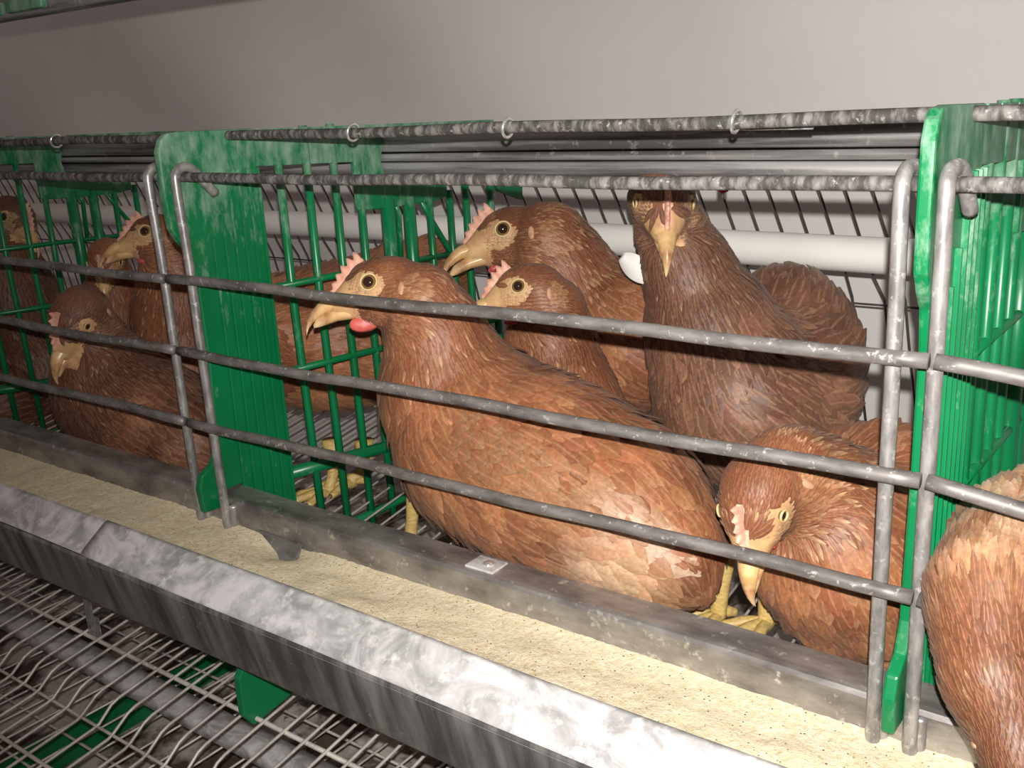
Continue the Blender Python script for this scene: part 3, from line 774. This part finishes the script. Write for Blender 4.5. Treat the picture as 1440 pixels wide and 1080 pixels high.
    loft('upper_beak', prof([(1.15, .40, -.14, .34), (1.4, .38, -.15, .36), (1.65, .27, -.17, .31), (1.9, .23, -.18, .26), (2.12, .12, -.26, .21), (2.34, -.06, -.37, .145), (2.49, -.27, -.51, .085), (2.57, -.48, -.64, .04), (2.59, -.63, -.70, .012)]), M['beak'])
    loft('lower_beak', prof([(1.1, -.02 - op * .3, -.50 - op * .3, .32), (1.4, -.05 - op, -.48 - op, .30), (1.7, -.10 - op * 1.7, -.46 - op * 1.7, .25), (1.95, -.14 - op * 2.3, -.50 - op * 2.3, .19), (2.2, -.24 - op * 2.9, -.53 - op * 2.9, .11), (2.36, -.42 - op * 3.2, -.53 - op * 3.2, .03)]), M['beak'])
    # comb : serrated blade
    n = 44; v = []; f = []
    for k in range(n + 1):
        t = k / n; ang = lerp(.0, 1.42, t)
        bx = lerp(1.72, .62, t); bz = lerp(.22, .88, math.sin(ang) / 1.0 * .98)
        nx, nz_ = math.cos(ang * .9 + .15) * .75 + .25, math.sin(ang) * .8 + .45
        l_ = math.hypot(nx, nz_); nx /= l_; nz_ /= l_
        tooth = 1 - abs(((t * 6.0 + .1) % 1) - .5) * 2
        h = (.08 + .40 * t ** .8) * (.72 + .48 * tooth) * (1 if t < .97 else .7)
        for (dd, th) in ((-.12, .11), (h * .6, .065), (h, .02)):
            for sg in (-1, 1): v.append(T(bx + nx * dd, sg * th, bz + nz_ * dd))
    for k in range(n):
        a = k * 6; b = a + 6
        for q in (0, 2): f.append((a + q, b + q, b + q + 2, a + q + 2)); f.append((a + q + 1, a + q + 3, b + q + 3, b + q + 1))
        f.append((a + 4, b + 4, b + 5, a + 5))
    f.append((0, 2, 3, 1)); f.append((2, 4, 5, 3)); e = n * 6; f.append((e, e + 1, e + 3, e + 2)); f.append((e + 2, e + 3, e + 5, e + 4))
    cb = add('comb', mesh('comb', v, f), M['comb'], root)
    # legs
    for a, b in legs:
        A_, B_ = Vector(a[:3]), Vector(b[:3]); B_.z = max(B_.z, fz(B_.y) + .004)
        g = G().tube([A_ + Vector((0, 0, .03)), A_, A_.lerp(B_, .5), B_ + Vector((0, 0, .006)), B_], [.011, .0075, .0058, .0068, .007], 12)
        fd = Vector((-.45, -1, 0)).normalized(); cl = G()
        for ang, ln in ((-.55, .036), (0, .044), (.55, .036), (PI, .018)):
            dr = Matrix.Rotation(ang, 3, 'Z') @ fd
            g.tube(smooth_path([B_, B_ + dr * ln * .4 + Vector((0, 0, .003)), B_ + dr * ln + Vector((0, 0, -.001))], 4), [.0055] * 3 + [.0048] * 3 + [.0042] * 2 + [.003], 10)
            if ang != PI: cl.tube([B_ + dr * ln, B_ + dr * (ln + .009) + Vector((0, 0, -.003))], [.0026, .0006], 6)
        lg_ = g.make('leg', M['leg'], root, clean=False); cl.make('claw', M['claw'], lg_, clean=False)
    return root
WING = ((-.475, .03, -.225), (-.305, .03, -.283))
WROWS = ((5, .075, .022, -.020, -.055, .62, (.60, .40, .28), (.68, .52, .42)),
         (7, .050, .020, .015, -.055, .42, (.40, .16, .075), (.50, .25, .14)),
         (8, .038, .018, .020, -.055, .20, (.38, .135, .058), (.44, .18, .09)))
for k_, h_ in HENS.items(): build_hen(k_, h_)

# a loose pale feather stuck behind the tallest hen's neck
def loose(c, ax, side, ln, wd):
    v = []; f = []; n = 14; a = Vector(ax).normalized(); sd = Vector(side); sd = (sd - a * sd.dot(a)).normalized(); nn = a.cross(sd)
    for i in range(n + 1):
        t = i / n; w = wd * math.sin(PI * min(1, .06 + t * .94)) ** .6 * .5; q = Vector(c) + a * ln * t + nn * (.006 * math.sin(t * 2.4))
        v += [q - sd * w + nn * .002, q, q + sd * w + nn * .002]
    for i in range(n):
        for u in range(2): k = i * 3 + u; f.append((k, k + 1, k + 4, k + 3))
    me = mesh('loose_feather', v, f); o = add('loose_feather', me, M['white']); o.modifiers.new('s', 'SOLIDIFY').thickness = .0004; return o
tag(loose((-.4495, .262, -.136), (.80, .10, -.45), (.1, .1, 1), .042, .022), 'loose pale feather stuck beside the neck of the tallest hen', 'feather')
